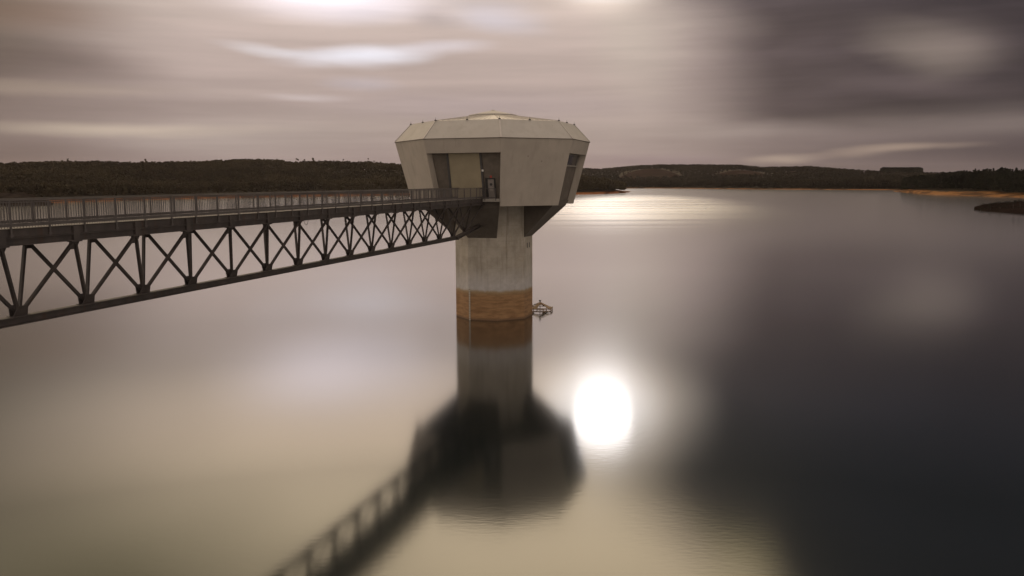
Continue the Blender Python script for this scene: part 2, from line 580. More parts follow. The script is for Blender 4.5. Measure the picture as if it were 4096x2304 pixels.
posts = [OFF + BAY * j for j in range(-7, 32) if S0 < OFF + BAY * j < S1]
RH = 1.115
for sd in (1, -1):
    l = sd * (WR + .045)
    for s_ in posts:
        mb = MB().box(bp(s_, l, ZD + (RH - .42) / 2), (U, V, Z), (.085, .06, RH + .42))
        mb.box(bp(s_, l + sd * .0, ZD - .30), (U, V, Z), (.16, .075, .10))
        mb.build('railing_post', M['rail'], bridge)
    MB().beam(bp(S0, l, ZD + RH + .02), bp(S1, l, ZD + RH + .02), .075, .055).build('handrail', M['rail'], bridge, .01)
    for s_ in posts[:-1]:
        mb = MB()
        a, b_ = s_ + .0425, s_ + BAY - .0425
        mb.beam(bp(a, l, ZD + .135), bp(b_, l, ZD + .135), .05, .135)
        mb.beam(bp(a, l, ZD + RH - .06), bp(b_, l, ZD + RH - .06), .04, .04)
        for q in range(1, 13):
            x = s_ + BAY * q / 13
            mb.box(bp(x, l + sd * .005, ZD + RH / 2 - .02), (U, V, Z), (.021, .018, RH - .06))
        mb.build('railing_panel', M['rail'], bridge)
# short rail closing the gap beside the personnel door
mb = MB()
pr0, pr1 = face(-1, 1.38, LEVEL, .72), face(-1, 3.25, LEVEL, .72)
mb.beam(pr0 + Z * 1.1, pr1 + Z * 1.1, .06, .05); mb.beam(pr0 + Z * .12, pr1 + Z * .12, .05, .10)
for q in (.02, .32, .98):
    pt = pr0.lerp(pr1, q)
    mb.box(pt + Z * .45, (U, V, Z), (.07, .07, 1.3))
mb.build('landing_rail', M['rail'], tower)
# slack cable under the near chord
mb = MB()
sx = None
pts = []
for i in range(13):
    t = i / 12
    pts.append(bp(22.6 + .55 * t, WN, ZN - .30 * math.sin(math.pi * t) ** .6 - .01))
for a, b_ in zip(pts[:-1], pts[1:]):
    mb.tube(a, b_, .014, 6)
mb.build('cable_loop', M['dark'], bridge)

# ------------------------------------------------------------------ floating aerator right of the shaft
AX, AY = 3.50, 109.7
aer = thing('floating_aerator', (AX, AY, 0), 'small rusty floating aerator with a pyramid frame, in the water right of the tower shaft', 'aerator')


def ap(r_, z_, k):
    t = R(45 * k + 12)
    return Vector((AX + r_ * math.sin(t), AY - r_ * math.cos(t), z_))


mb = MB()
for k in range(8):
    mb.beam(ap(1.58, .33, k), ap(1.58, .33, k + 1), .13, .08)
mb.build('rim', M['ochre'], aer)
mb = MB()
for k in range(8):
    mb.tube(ap(1.5, -.02, k), ap(1.5, -.02, k + 1), .065, 8)
mb.build('float_ring', M['ochre'], aer)
for k in range(8):
    MB().box(ap(1.58, .18, k), ((1, 0, 0), (0, 1, 0), (0, 0, 1)), (.09, .09, .5)).build('post', M['ochre'], aer)
for k in range(4):
    kk = 2 * k + 1
    a0, a1 = ap(1.58, .36, kk - .35), ap(1.58, .36, kk + .35)
    c0, c1 = ap(.16, 1.0, kk - 1.0), ap(.16, 1.0, kk + 1.0)
    dz = Vector((0, 0, -.06))
    MB().hexa([a0 + dz, a1 + dz, c1 + dz, c0 + dz, a0, a1, c1, c0]).build('sloping_arm', M['ochre'], aer)
mb = MB()
mb.loft([[ap(.55, .76, k) for k in range(8)], [ap(.08, 1.02, k) for k in range(8)]])
mb.build('hood', M['ochre'], aer)
MB().loft([[ap(.05, 1.0, k) for k in range(8)], [ap(.06, 1.08, k) for k in range(8)], [ap(.17, 1.26, k) for k in range(8)], [ap(.17, 1.29, k) for k in range(8)]]).build('cup', M['dark'], aer)
mb = MB()
for q in (-.06, .06):
    mb.tube((AX + q, AY, -.4), (AX + q, AY, .8), .02, 6)
mb.build('shaft_rod', M['dark'], aer)

# ------------------------------------------------------------------ land
def interp(tab, px):
    xs = [t[0] for t in tab]
    return [float(np.interp(px, xs, [t[i] for t in tab])) for i in range(1, len(tab[0]))]


def vnoise(x, y, sc_, seed=0):
    x, y = np.asarray(x) / sc_, np.asarray(y) / sc_
    r_ = np.zeros_like(x)
    g = np.random.default_rng(seed)
    for o in range(5):
        a, p1 = g.uniform(0, math.tau), g.uniform(0, math.tau)
        b_, p2 = a + 1.3, g.uniform(0, math.tau)
        q = 1.0 + o * .63
        r_ = r_ + (np.sin((x * math.cos(a) + y * math.sin(a)) * q * 2 + p1) * np.sin((x * math.cos(b_) + y * math.sin(b_)) * q * 2 + p2)) / (1 + o * .5)
    return r_ / 2.2


class Land:
    """terrain sheet between a shoreline and the far side of a ridge, given per bearing:
    (photo column, shore distance, bank width, bank height, ridge distance, canopy top row), trees of height ht on it"""

    def __init__(s, tab, ht, back=700, seed=1, amp=2.2):
        s.tab, s.ht, s.back, s.seed, s.amp = tab, ht, back, seed, amp

    def prof(s, px):
        ds, bw, bh, dr, row = interp(s.tab, px)
        zr = max(height(px, row, dr) - s.ht, bh + .3)
        return ds, bw, bh, dr, zr

    def z(s, px, d):
        ds, bw, bh, dr, zr = s.prof(px)
        x, y = at(px, d)
        if d <= ds + bw:
            return -1.0 + (bh + 1.0) * (d - ds + 6) / (bw + 6)
        n_ = float(vnoise(x, y, 90, s.seed)) * s.amp * min(1, (d - ds - bw) / 60)
        if d <= dr:
            t = (d - ds - bw) / max(1, dr - ds - bw)
            e = t * t * (3 - 2 * t)
            return bh + (zr - bh) * (.55 * t + .45 * e) + n_ * (1 - t * .85)
        t = min(1, (d - dr) / s.back)
        return zr - 18 * t * t + n_ * .15

    def mesh(s, name, mat, nx, nd_):
        x0, x1 = s.tab[0][0], s.tab[-1][0]
        vs, fs = [], []
        for i in range(nx):
            px = x0 + (x1 - x0) * i / (nx - 1)
            ds, bw, bh, dr, zr = s.prof(px)
            for j in range(nd_):
                t = j / (nd_ - 1)
                if j == 0:
                    d = ds - 30
                elif j <= 5:
                    d = ds - 6 + (bw + 6) * (j - 1) / 4
                else:
                    q = (j - 5) / (nd_ - 6)
                    d = ds + bw + (dr + s.back - ds - bw) * q ** 1.3
                zz = -6 if j == 0 else s.z(px, d)
                x, y = at(px, d)
                vs.append((x, y, zz))
        for i in range(nx - 1):
            for j in range(nd_ - 1):
                a = i * nd_ + j
                fs.append((a, a + nd_, a + nd_ + 1, a + 1))
        mb = MB(); mb.v, mb.f = vs, fs
        o = mb.build(name, mat, None, 0, True)
        return tag(o, kind='structure')


TREE_A = 15.0
A = Land([(-1400, 620, 10, 2, 950, 655), (-600, 700, 10, 2, 1050, 645), (0, 800, 10, 2, 1150, 645), (200, 850, 14, 2.2, 1200, 639), (390, 880, 16, 2.4, 1250, 637),
          (500, 920, 16, 2.4, 1250, 643), (600, 940, 14, 2.4, 1300, 642), (800, 980, 14, 2.4, 1400, 639), (960, 1000, 16, 3, 1500, 631), (1115, 1030, 18, 3.4, 1500, 631),
          (1165, 1040, 18, 3.4, 1400, 642), (1260, 1050, 18, 3.2, 1380, 639), (1480, 1080, 14, 3, 1400, 640), (1600, 1090, 14, 2.5, 1350, 650),
          (1900, 1100, 14, 2.5, 1300, 665), (2150, 1105, 14, 2.5, 1280, 680), (2330, 1111, 14, 2.5, 1260, 697), (2380, 1125, 16, 2.8, 1275, 701), (2430, 1160, 12, 2.2, 1290, 710), (2480, 1220, 10, 1.5, 1300, 722),
          (2502, 1268, 5, .8, 1305, 738), (2520, 1290, 4, .5, 1310, 752)], TREE_A, 500, 3)
A.mesh('wooded_hills', M['land'], 160, 34)
TREE_B = 16.0
B = Land([(1500, 2150, 12, 1.2, 3200, 678), (2200, 2100, 12, 1.2, 3200, 674), (2330, 2080, 12, 1.2, 3200, 670), (2400, 2060, 12, 1.2, 3200, 673), (2500, 2030, 12, 1.2, 3000, 664),
          (2560, 2020, 12, 1.2, 3000, 658), (2640, 2000, 12, 1.2, 3000, 655.5), (2780, 1900, 12, 1.2, 2900, 655.5), (2950, 1750, 12, 1.2, 2800, 657), (3046, 1700, 12, 1.2, 2700, 666),
          (3230, 1650, 12, 1.0, 2600, 662), (3341, 1600, 12, 1.0, 2500, 671), (3510, 1560, 12, 1.0, 2400, 680), (3600, 1540, 12, 1.0, 2300, 686), (3694, 1450, 12, 1.0, 2200, 687),
          (3878, 1300, 12, 1.0, 1900, 684), (4300, 1200, 12, 1, 1700, 680), (4800, 1150, 12, 1, 1600, 680)], TREE_B, 900, 5)
B.mesh('far_hills', M['farland'], 140, 36)
TREE_S = 15.0
S = Land([(3575, 1335, 6, .6, 1350, 762), (3600, 1290, 20, 1.0, 1340, 752), (3640, 1190, 36, 2.2, 1300, 735), (3690, 1090, 44, 4.0, 1280, 715), (3760, 1040, 44, 4.4, 1240, 700),
          (3850, 990, 44, 4.6, 1200, 690), (3930, 960, 40, 4.2, 1150, 684), (4000, 930, 30, 3.0, 1120, 681), (4096, 900, 20, 2.4, 1100, 680), (4500, 800, 20, 2, 1000, 680), (5000, 720, 20, 2, 950, 680)], TREE_S, 300, 8)
S.mesh('sandy_shore', M['sandland'], 90, 26)
C = Land([(3902, 528, 4, .05, 535, 827), (3935, 508, 8, .5, 540, 818), (4000, 492, 10, 1.0, 545, 811), (4096, 472, 14, 1.8, 560, 804), (4300, 430, 16, 3.5, 560, 790), (5000, 380, 16, 4, 540, 780)], 0, 60, 9, .25)
C.mesh('headland', M['spit'], 60, 22)

# cleared slopes on the far hill
def ground_dist(px, row):
    """distance at which the far hill's ground shows at a row of the photograph"""
    lo, hi = B.prof(px)[0] + 20, B.prof(px)[3]
    for _ in range(30):
        mid = (lo + hi) / 2
        if EYE + mid * math.tan(R(azel(px, row)[1])) < B.z(px, mid):
            hi = mid
        else:
            lo = mid
    return lo


def field(px0, px1, top, bot, name='cleared_slope'):
    vs, fs, nx, ny = [], [], 26, 12
    for i in range(nx):
        t = i / (nx - 1)
        px = px0 + (px1 - px0) * t
        m_ = max(.03, math.sin(math.pi * t)) ** .7
        d0, d1 = ground_dist(px, bot), ground_dist(px, bot + (top - bot) * m_)
        for j in range(ny):
            d = d0 + (d1 - d0) * j / (ny - 1)
            x, y = at(px, d)
            vs.append((x, y, B.z(px, d) + 1.2))
    for i in range(nx - 1):
        for j in range(ny - 1):
            a = i * ny + j
            fs.append((a, a + ny, a + ny + 1, a + 1))
    mb = MB(); mb.v, mb.f = vs, fs
    o = mb.build(name, M['field'], None, 0, True)
    tag(o, kind='structure')
    return (px0, px1, top, bot)


FIELDS = [field(2470, 2740, 676, 722), field(2840, 3090, 682, 718), field(3130, 3240, 680, 704)]

# rock-fill embankment at the far left
mb = MB()
def emb(px, d, zz):
    x, y = at(px, d)
    return (x, y, zz)
ztop = height(60, 770, 760)
mb.hexa([emb(-900, 735, -2), emb(222, 735, -2), emb(235, 830, -2), emb(-900, 830, -2),
         emb(-900, 758, ztop), emb(92, 758, ztop), emb(96, 772, ztop), emb(-900, 772, ztop)])
tag(mb.build('embankment', M['rock'], None, .6), kind='structure')

# ------------------------------------------------------------------ trees
def crown_proto(seed, clumps, leaves, w, h, size, pine=False, low=.42):
    """crown as leaf-sized tilted quads gathered in clumps; returns verts (n,4,3) relative to the foot"""
    g = np.random.default_rng(seed)
    out = []
    for c in range(clumps):
        if pine:
            t = (c + .5) / clumps
            a = g.uniform(0, math.tau); rr = w * (1 - t) * g.uniform(.2, .8) + .2
            ctr = np.array([math.cos(a) * rr, math.sin(a) * rr, h * (.18 + .8 * t)])
            rad = np.array([1, 1, .55]) * (w * (1.05 - t) * .55 + .25)
        else:
            a = g.uniform(0, math.tau); rr = w * g.uniform(.0, .75)
            ctr = np.array([math.cos(a) * rr, math.sin(a) * rr, h * (low + (.90 - low) * g.uniform() ** .7)])
            rad = np.array([1, 1, .62]) * w * g.uniform(.32, .55)
        d = g.normal(size=(leaves, 3)); d /= np.linalg.norm(d, axis=1)[:, None]
        p = ctr + d * rad * g.uniform(.55, 1.0, (leaves, 1))
        x = g.normal(size=(leaves, 3)); x /= np.linalg.norm(x, axis=1)[:, None]
        y = np.cross(x, d + .6 * g.normal(size=(leaves, 3))); y /= np.linalg.norm(y, axis=1)[:, None] + 1e-9
        s_ = size * g.uniform(.6, 1.25, (leaves, 1))
        out.append(np.stack([p - x * s_ - y * s_ * .6, p + x * s_ - y * s_ * .5, p + x * s_ * .8 + y * s_ * .6, p - x * s_ + y * s_ * .5], 1))
    q = np.concatenate(out)
    q[..., 2] = np.maximum(q[..., 2], .2)
    return q


def quads_obj(name, q, mat, parent=None, off=(0, 0, 0)):
    q = q.reshape(-1, 4, 3) - np.array(off)
    n_ = len(q)
    me = bpy.data.meshes.new(name)
    me.vertices.add(n_ * 4); me.loops.add(n_ * 4); me.polygons.add(n_)
    me.vertices.foreach_set('co', q.astype(np.float32).ravel())
    me.loops.foreach_set('vertex_index', np.arange(n_ * 4, dtype=np.int32))
    me.polygons.foreach_set('loop_start', np.arange(0, n_ * 4, 4, dtype=np.int32))
    me.update(calc_edges=True)
    me.materials.append(mat)
    o = bpy.data.objects.new(name, me)
    COL.objects.link(o)
    o.parent = parent
    return o


EUC = [crown_proto(20 + i, 6, 12, 3.1, 15.5, .75, low=.2) for i in range(7)]
EUC_FAR = [crown_proto(40 + i, 5, 10, 4.2, 16.5, 1.3, low=.12) for i in range(6)]
PIN = [crown_proto(60 + i, 9, 11, 3.3, 17, .9, True) for i in range(4)]


def scatter(land, protos, px0, px1, n_, far=1.0, depth=None, hvar=(.75, 1.15), skip=None, seed=0, start=8, crest=None):
    g = np.random.default_rng(seed)
    out = []
    while len(out) < n_:
        px = g.uniform(px0, px1)
        ds, bw, bh, dr, zr = land.prof(px)
        a0 = ds + bw + start
        a1 = dr + 30 if depth is None else min(dr + 30, a0 + depth)
        if a1 <= a0:
            continue
        d = a0 + (a1 - a0) * g.uniform() ** 1.25
        if crest:
            d = dr + g.uniform(*crest)
        if skip and skip(px, d):
            continue
        x, y = at(px, d)
        q = protos[g.integers(len(protos))]
        t = g.uniform(0, math.tau)
        c, s_ = math.cos(t), math.sin(t)
        k = g.uniform(*hvar)
        kw = k * g.uniform(.9, 1.25)
        p = np.empty_like(q)
        p[..., 0] = (q[..., 0] * c - q[..., 1] * s_) * kw + x
        p[..., 1] = (q[..., 0] * s_ + q[..., 1] * c) * kw + y
        p[..., 2] = q[..., 2] * k + land.z(px, d) - .3
        out.append(p)
    return np.concatenate(out)


def in_field(px, d):
    for a, b_, top, bot in FIELDS:
        if a < px < b_:
            top = bot + (top - bot) * math.sin(math.pi * (px - a) / (b_ - a)) ** .7
            e = math.degrees(math.atan2(B.z(px, d) - EYE, d))
            if azel(px, bot + 2)[1] < e < azel(px, top)[1] and d < B.prof(px)[3]:
                return True
    return False


tag(quads_obj('forest', np.concatenate([scatter(A, EUC, -300, 2500, 8500, seed=1, hvar=(.86, 1.06)), scatter(A, EUC, -200, 2300, 2600, seed=31, hvar=(.84, 1.02), crest=(-30, 70))]), M['leaf']), 'dark olive eucalypt forest covering the hill behind the footbridge', 'forest', None, 'stuff')
tag(quads_obj('forest', np.concatenate([scatter(B, EUC_FAR, 2250, 4200, 5600, skip=in_field, seed=2, hvar=(.85, 1.05)),
                                        scatter(B, EUC_FAR, 2250, 4000, 1500, depth=120, seed=6, hvar=(.85, 1.1)),
                                        scatter(B, EUC_FAR, 2300, 3400, 2200, seed=12, hvar=(.85, 1.05), crest=(-35, 160), skip=in_field)]), M['farleaf']),
    'far hazy woodland on the hills across the lake right of the tower', 'forest', None, 'stuff')
tag(quads_obj('forest', scatter(S, PIN, 3610, 4500, 1500, seed=3, hvar=(.75, 1.1), start=2), M['pine']), 'near black wood behind the orange sandy bank at the right edge', 'forest', None, 'stuff')

# pine plantation block on the right skyline
g = np.random.default_rng(77)
blk = []
for i in range(420):
    px = g.uniform(3518, 3688); d = g.uniform(2290, 2400)
    x, y = at(px, d)
    q = PIN[g.integers(len(PIN))].copy()
    e_ = min(1, (px - 3512) / 22, (3694 - px) / 22)
    zt = height(px, 669.5 + g.uniform(-1.2, 2.2) + 9 * (1 - e_) ** 2 + .000 * px, d)
    q = q * np.array([1.3, 1.3, 1.0]); q[..., 2] *= 1.25
    blk.append(q + np.array([x, y, zt - 21]))
tag(quads_obj('pine_plantation', np.concatenate(blk), M['pine']), 'flat-topped block of dark pines standing proud on the right skyline', 'plantation', None, 'stuff')


def tree(name, land, px, row, d, protos, k, mat, wide, label, group):
    x, y = at(px, d)
    zt = height(px, row, d)
    zg = land.z(px, d) - .5
    q = protos[k % len(protos)].copy()
    hgt = q[..., 2].max()
    fz = (zt - zg) / hgt
    q = q * np.array([wide, wide, fz])
    root = thing(name, (x, y, zg), label, 'tree', group)
    quads_obj('crown', q, mat, root)
    hh = (zt - zg)
    mb = MB().tube((x, y, zg), (x + .3, y, zg + hh * .55), .42, 7, .25).tube((x + .3, y, zg + hh * .55), (x - .4, y + .2, zg + hh * .9), .25, 6, .08)
    for s_ in (-1, 1):
        mb.tube((x + .2, y, zg + hh * .42), (x + s_ * 2.1 * wide, y + s_, zg + hh * .72), .2, 6, .06)
    mb.build('trunk', M['bark'], root)
    return root


gA = 'trees breaking the left skyline'
for i, (px, row, d, wd, lb) in enumerate([
        (276, 631, 1225, .95, 'small tree above the skyline near the left edge, over the rock embankment'),
        (588, 634, 1300, .9, 'lone low tree on the dip of the left skyline'),
        (1190, 632, 1385, 1.15, 'broad bushy tree just right of the notch in the left skyline'),
        (1222, 636, 1385, .9, 'lower tree between the broad bushy one and the tall thin one'),
        (1256, 630, 1380, .8, 'tall thin tree standing highest right of the skyline notch'),
        (1376, 635, 1390, .9, 'open crowned tree midway between skyline notch and tower'),
        (1474, 632, 1400, .85, 'tree topping the last rise of the ridge before the tower')]):
    tree('eucalyptus_tree', A, px, row, d, EUC, i, M['leaf'], wd, lb, gA)
gS = 'pines above the right bank'
for i, (px, row, d, wd, lb) in enumerate([
        (3898, 673, 1140, 1.0, 'dark pine standing apart, leftmost above the orange bank'),
        (3930, 677, 1140, 1.0, 'shorter round pine beside the leftmost one above the bank'),
        (3968, 671, 1130, 1.25, 'broad pine in the middle of the row over the bank'),
        (4004, 667, 1120, 1.3, 'tallest pine of the right skyline'),
        (4062, 669, 1110, 1.35, 'wide pine nearest to the right edge of the picture')]):
    tree('pine_tree', S, px, row, d, PIN, i, M['pine'], wd, lb, gS)

# shrubs and grass tufts on the near headland
def shrub(px, d, hgt, wide, label, seed):
    x, y = at(px, d)
    zg = C.z(px, d) - .1
    q = crown_proto(seed, 5, 12, wide, hgt, .16)
    root = thing('shrub', (x, y, zg), label, 'shrub', 'scrub on the near headland')
    quads_obj('foliage', q, M['pine'], root)
    mb = MB().tube((x, y, zg), (x + .1, y, zg + hgt * .85), .05, 6, .02)
    mb.tube((x, y, zg + hgt * .3), (x - wide * .4, y, zg + hgt * .7), .03, 5, .01)
    mb.build('stem', M['bark'], root)


q = []
g = np.random.default_rng(91)
for i in range(900):
    px = g.uniform(3918, 4600); ds, bw, bh, dr, zr = C.prof(px)
    d = ds + bw * .6 + (dr + 50 - ds) * g.uniform()
    x, y = at(px, d)
    t_ = crown_proto(200 + i % 9, 2, 7, .7, g.uniform(.3, .8), .14)
    q.append(t_ + np.array([x, y, C.z(px, d) - .1]))
tag(quads_obj('scrub', np.concatenate(q), M['pine']), 'low dark scrub covering the headland at the right edge', 'scrub', None, 'stuff')
shrub(3928, 515, 1.9, .9, 'low tuft of scrub on the tip of the right headland', 1)
shrub(3968, 510, 2.6, .7, 'thin upright shrub a little behind the headland tip', 2)
shrub(4006, 505, 2.3, .8, 'middle shrub on the dark headland', 3)
shrub(4058, 500, 4.4, 1.2, 'tall spindly sapling on the headland near the right edge', 4)
shrub(4086, 498, 5.0, 1.6, 'bushiest sapling at the very right edge of the headland', 5)

# ------------------------------------------------------------------ water
# share of light mirrored, by cosine of the viewing angle: high when grazing, low looking down
REFL = [(0, 1), (.05, .93), (.10, .84), (.15, .57), (.19, .44), (.235, .36), (.31, .18), (.42, .13), (.60, .10), (1, .04)]
mb = MB()
mb.add([(-9000, -1500, 0), (9000, -1500, 0), (9000, 9000, 0), (-9000, 9000, 0)], [(0, 1, 2, 3)])
m, nt, bs = new_mat('reservoir_water')
nt.nodes.remove(bs)
out = nt.nodes['Material Output']
pos = coords(nt)
geo = nd(nt, 'ShaderNodeNewGeometry')
sep = nd(nt, 'ShaderNodeSeparateXYZ'); link(nt, pos, sep.inputs[0])
ln = nd(nt, 'ShaderNodeVectorMath', operation='LENGTH'); link(nt, pos, ln.inputs[0])
dist = ln.outputs['Value']
# calm near the dam, wind-ruffled in long streaks out on the lake
wind = noise(nt, scaled(nt, pos, (.0016, .012, 0)), 1.0, 4, .6)
wd = nd(nt, 'ShaderNodeMath', operation='MULTIPLY_ADD'); wd.inputs[1].default_value = 210
link(nt, wind, wd.inputs[0]); link(nt, dist, wd.inputs[2])
calm = ramp(nt, wd.outputs[0], 240, 560, .105, .135)
# a squall patch out in mid lake, broken into lanes
pm = nd(nt, 'ShaderNodeMapping', vector_type='TEXTURE')
pm.inputs['Location'].default_value = (95, 640, 0)
pm.inputs['Rotation'].default_value = (0, 0, R(-8))
pm.inputs['Scale'].default_value = (92, 470, 1)
link(nt, pos, pm.inputs['Vector'])
pl = nd(nt, 'ShaderNodeVectorMath', operation='LENGTH'); link(nt, pm.outputs[0], pl.inputs[0])
lanes = noise(nt, scaled(nt, pos, (.003, .045, 0)), 1.0, 4, .6)
pa = nd(nt, 'ShaderNodeMath', operation='MULTIPLY')
link(nt, ramp(nt, pl.outputs['Value'], .35, 1.0, 1, 0), pa.inputs[0]); link(nt, ramp(nt, lanes, .32, .58, .35, 1), pa.inputs[1])
ra = nd(nt, 'ShaderNodeMath', operation='MULTIPLY_ADD'); ra.inputs[1].default_value = .15
link(nt, pa.outputs[0], ra.inputs[0]); link(nt, calm, ra.inputs[2])
rough = ra.outputs[0]
bump = nd(nt, 'ShaderNodeBump', inp={'Strength': .065, 'Distance': .02})
hsum = nd(nt, 'ShaderNodeMath', operation='MULTIPLY_ADD'); hsum.inputs[1].default_value = .5
link(nt, noise(nt, scaled(nt, pos, (.55, 1.5, 0)), 1.0, 3, .55), hsum.inputs[0])
link(nt, noise(nt, scaled(nt, pos, (1.6, 4.2, 0)), 1.0, 2, .5), hsum.inputs[2])
link(nt, hsum.outputs[0], bump.inputs['Height'])
dotn = nd(nt, 'ShaderNodeVectorMath', operation='DOT_PRODUCT')
link(nt, geo.outputs['Incoming'], dotn.inputs[0]); link(nt, geo.outputs['Normal'], dotn.inputs[1])
rc = nd(nt, 'ShaderNodeValToRGB')
re_ = rc.color_ramp.elements
while len(re_) < len(REFL):
    re_.new(.5)
for e_, (c_, f_) in zip(re_, REFL):
    e_.position = c_
    e_.color = (f_, f_, f_, 1)
link(nt, dotn.outputs['Value'], rc.inputs[0])
gl = nd(nt, 'ShaderNodeBsdfGlossy', distribution='GGX'); gl.inputs['Color'].default_value = (1, 1, 1, 1)
link(nt, rough, gl.inputs['Roughness']); link(nt, bump.outputs[0], gl.inputs['Normal'])
df = nd(nt, 'ShaderNodeBsdfDiffuse'); df.inputs['Color'].default_value = (.005, .008, .009, 1)
ms = nd(nt, 'ShaderNodeMixShader')
link(nt, rc.outputs[0], ms.inputs[0]); link(nt, df.outputs[0], ms.inputs[1]); link(nt, gl.outputs[0], ms.inputs[2])
link(nt, ms.outputs[0], out.inputs['Surface'])
tag(mb.build('water', m), kind='structure')

# ------------------------------------------------------------------ air
HAZE = 2.8e-5
mb = MB()
mb.box((0, 3500, 77), ((1, 0, 0), (0, 1, 0), (0, 0, 1)), (9600, 9400, 170))
m = bpy.data.materials.new('haze_air'); m.use_nodes = True
nt = m.node_tree
nt.nodes.remove(nt.nodes['Principled BSDF'])
pv = nd(nt, 'ShaderNodeVolumePrincipled')
pv.inputs['Color'].default_value = (.86, .78, .76, 1)
pv.inputs['Density'].default_value = HAZE
pv.inputs['Anisotropy'].default_value = .6
link(nt, pv.outputs[0], nt.nodes['Material Output'].inputs['Volume'])
tag(mb.build('haze', m), kind='stuff')

# ------------------------------------------------------------------ sun and sky
SUN_AZ, SUN_EL = azel(2410, 1684)
SUN_EL = abs(SUN_EL)
sd = bpy.data.lights.new('sun', 'SUN')
sd.energy, sd.angle, sd.color = .014, R(3.7), (1, .96, .96)
so = bpy.data.objects.new('sun', sd)
COL.objects.link(so)
dv = Vector((math.sin(R(SUN_AZ)) * math.cos(R(SUN_EL)), math.cos(R(SUN_AZ)) * math.cos(R(SUN_EL)), math.sin(R(SUN_EL))))
so.rotation_euler = dv.to_track_quat('Z', 'Y').to_euler()

world = bpy.data.worlds.new('World')
sc.world = world
world.use_nodes = True
nt = world.node_tree
bg = nt.nodes['Background']
STR = .1
bg.inputs['Strength'].default_value = STR
tc = nd(nt, 'ShaderNodeTexCoord').outputs['Generated']
sep = nd(nt, 'ShaderNodeSeparateXYZ'); link(nt, tc, sep.inputs[0])


def mth(op, a, b_=None, c=None):
    n_ = nd(nt, 'ShaderNodeMath', operation=op)
    for i, v in enumerate((a, b_, c)):
        if v is None:
            continue
        if isinstance(v, (int, float)):
            n_.inputs[i].default_value = v
        else:
            link(nt, v, n_.inputs[i])
    return n_.outputs[0]


az = mth('MULTIPLY', mth('ARCTAN2', sep.outputs['X'], sep.outputs['Y']), 180 / math.pi)
el = mth('MULTIPLY', mth('ARCSINE', mth('ABSOLUTE', sep.outputs['Z'])), 180 / math.pi)
cv = nd(nt, 'ShaderNodeCombineXYZ'); link(nt, az, cv.inputs[0]); link(nt, el, cv.inputs[1])
ang = cv.outputs[0]
w1 = nd(nt, 'ShaderNodeTexNoise', inp={'Scale': 1.0, 'Detail': 4, 'Roughness': .5}); link(nt, scaled(nt, ang, (.07, .30, 0)), w1.inputs['Vector'])
wo = nd(nt, 'ShaderNodeVectorMath', operation='MULTIPLY_ADD')
link(nt, w1.outputs['Color'], wo.inputs[0]); wo.inputs[1].default_value = (7.0, 1.5, 0); wo.inputs[2].default_value = (-3.5, -.75, 0)
wa = nd(nt, 'ShaderNodeVectorMath', operation='ADD'); link(nt, ang, wa.inputs[0]); link(nt, wo.outputs[0], wa.inputs[1])
warped = wa.outputs[0]


def refl(e):
    return float(np.interp(math.sin(R(e)), [c for c, f in REFL], [f for c, f in REFL]))


# cloud base colour by elevation
ROWS = [(0, (150, 131, 130), 0), (1.2, (158, 140, 137), 0), (3, (172, 155, 148), 0), (6, (184, 165, 158), 0), (9, (196, 177, 169), 0), (11.2, (214, 195, 185), 0),
        (12.2, (172, 156, 142), 1), (14, (186, 167, 150), 1), (16, (188, 168, 147), 1), (20, (184, 166, 140), 1), (25, (176, 158, 130), 1), (35, (120, 108, 88), 1), (50, (95, 86, 74), 1), (90, (90, 82, 72), 1)]
cr = nd(nt, 'ShaderNodeValToRGB')
cr.color_ramp.interpolation = 'LINEAR'
els = cr.color_ramp.elements
while len(els) < len(ROWS):
    els.new(.5)
GAIN = .16
for e_, (deg, c, wat) in zip(els, ROWS):
    k = GAIN / (refl(min(deg, 28)) if wat else 1)
    e_.position = deg / 90
    e_.color = (*(v * k for v in lin(c)), 1)
sepw = nd(nt, 'ShaderNodeSeparateXYZ'); link(nt, warped, sepw.inputs[0])
link(nt, mth('DIVIDE', sepw.outputs['Y'], 90.0), cr.inputs[0])
sky = cr.outputs[0]


w2 = nd(nt, 'ShaderNodeTexNoise', inp={'Scale': 1.0, 'Detail': 2, 'Roughness': .45}); link(nt, scaled(nt, ang, (.06, .10, 0)), w2.inputs['Vector'])
wo2 = nd(nt, 'ShaderNodeVectorMath', operation='MULTIPLY_ADD')
link(nt, w2.outputs['Color'], wo2.inputs[0]); wo2.inputs[1].default_value = (7.0, 4.0, 0); wo2.inputs[2].default_value = (-3.5, -2.0, 0)
wa2 = nd(nt, 'ShaderNodeVectorMath', operation='ADD'); link(nt, ang, wa2.inputs[0]); link(nt, wo2.outputs[0], wa2.inputs[1])
gentle = wa2.outputs[0]


def blob(px, py, w_px, h_px, col, wgt, rot=0, water=False, soft=1.0):
    """soft cloud patch, given where the photograph shows it (or its mirror image in the water)"""
    global sky
    a, e = azel(px, py)
    e = abs(e)
    k = math.degrees(1 / F_PX)
    mp = nd(nt, 'ShaderNodeMapping', vector_type='TEXTURE')
    mp.inputs['Location'].default_value = (a, e, 0)
    mp.inputs['Rotation'].default_value = (0, 0, R(rot))
    mp.inputs['Scale'].default_value = (w_px * k, h_px * k, 1)
    link(nt, gentle if h_px >= 140 else warped, mp.inputs['Vector'])
    le = nd(nt, 'ShaderNodeVectorMath', operation='LENGTH'); link(nt, mp.outputs[0], le.inputs[0])
    f_ = ramp(nt, le.outputs['Value'], 1 - soft, 1, wgt, 0)
    kk = GAIN / (refl(e) if water else 1)
    sky = mixc(nt, f_, sky, tuple(v * kk for v in lin(col)))


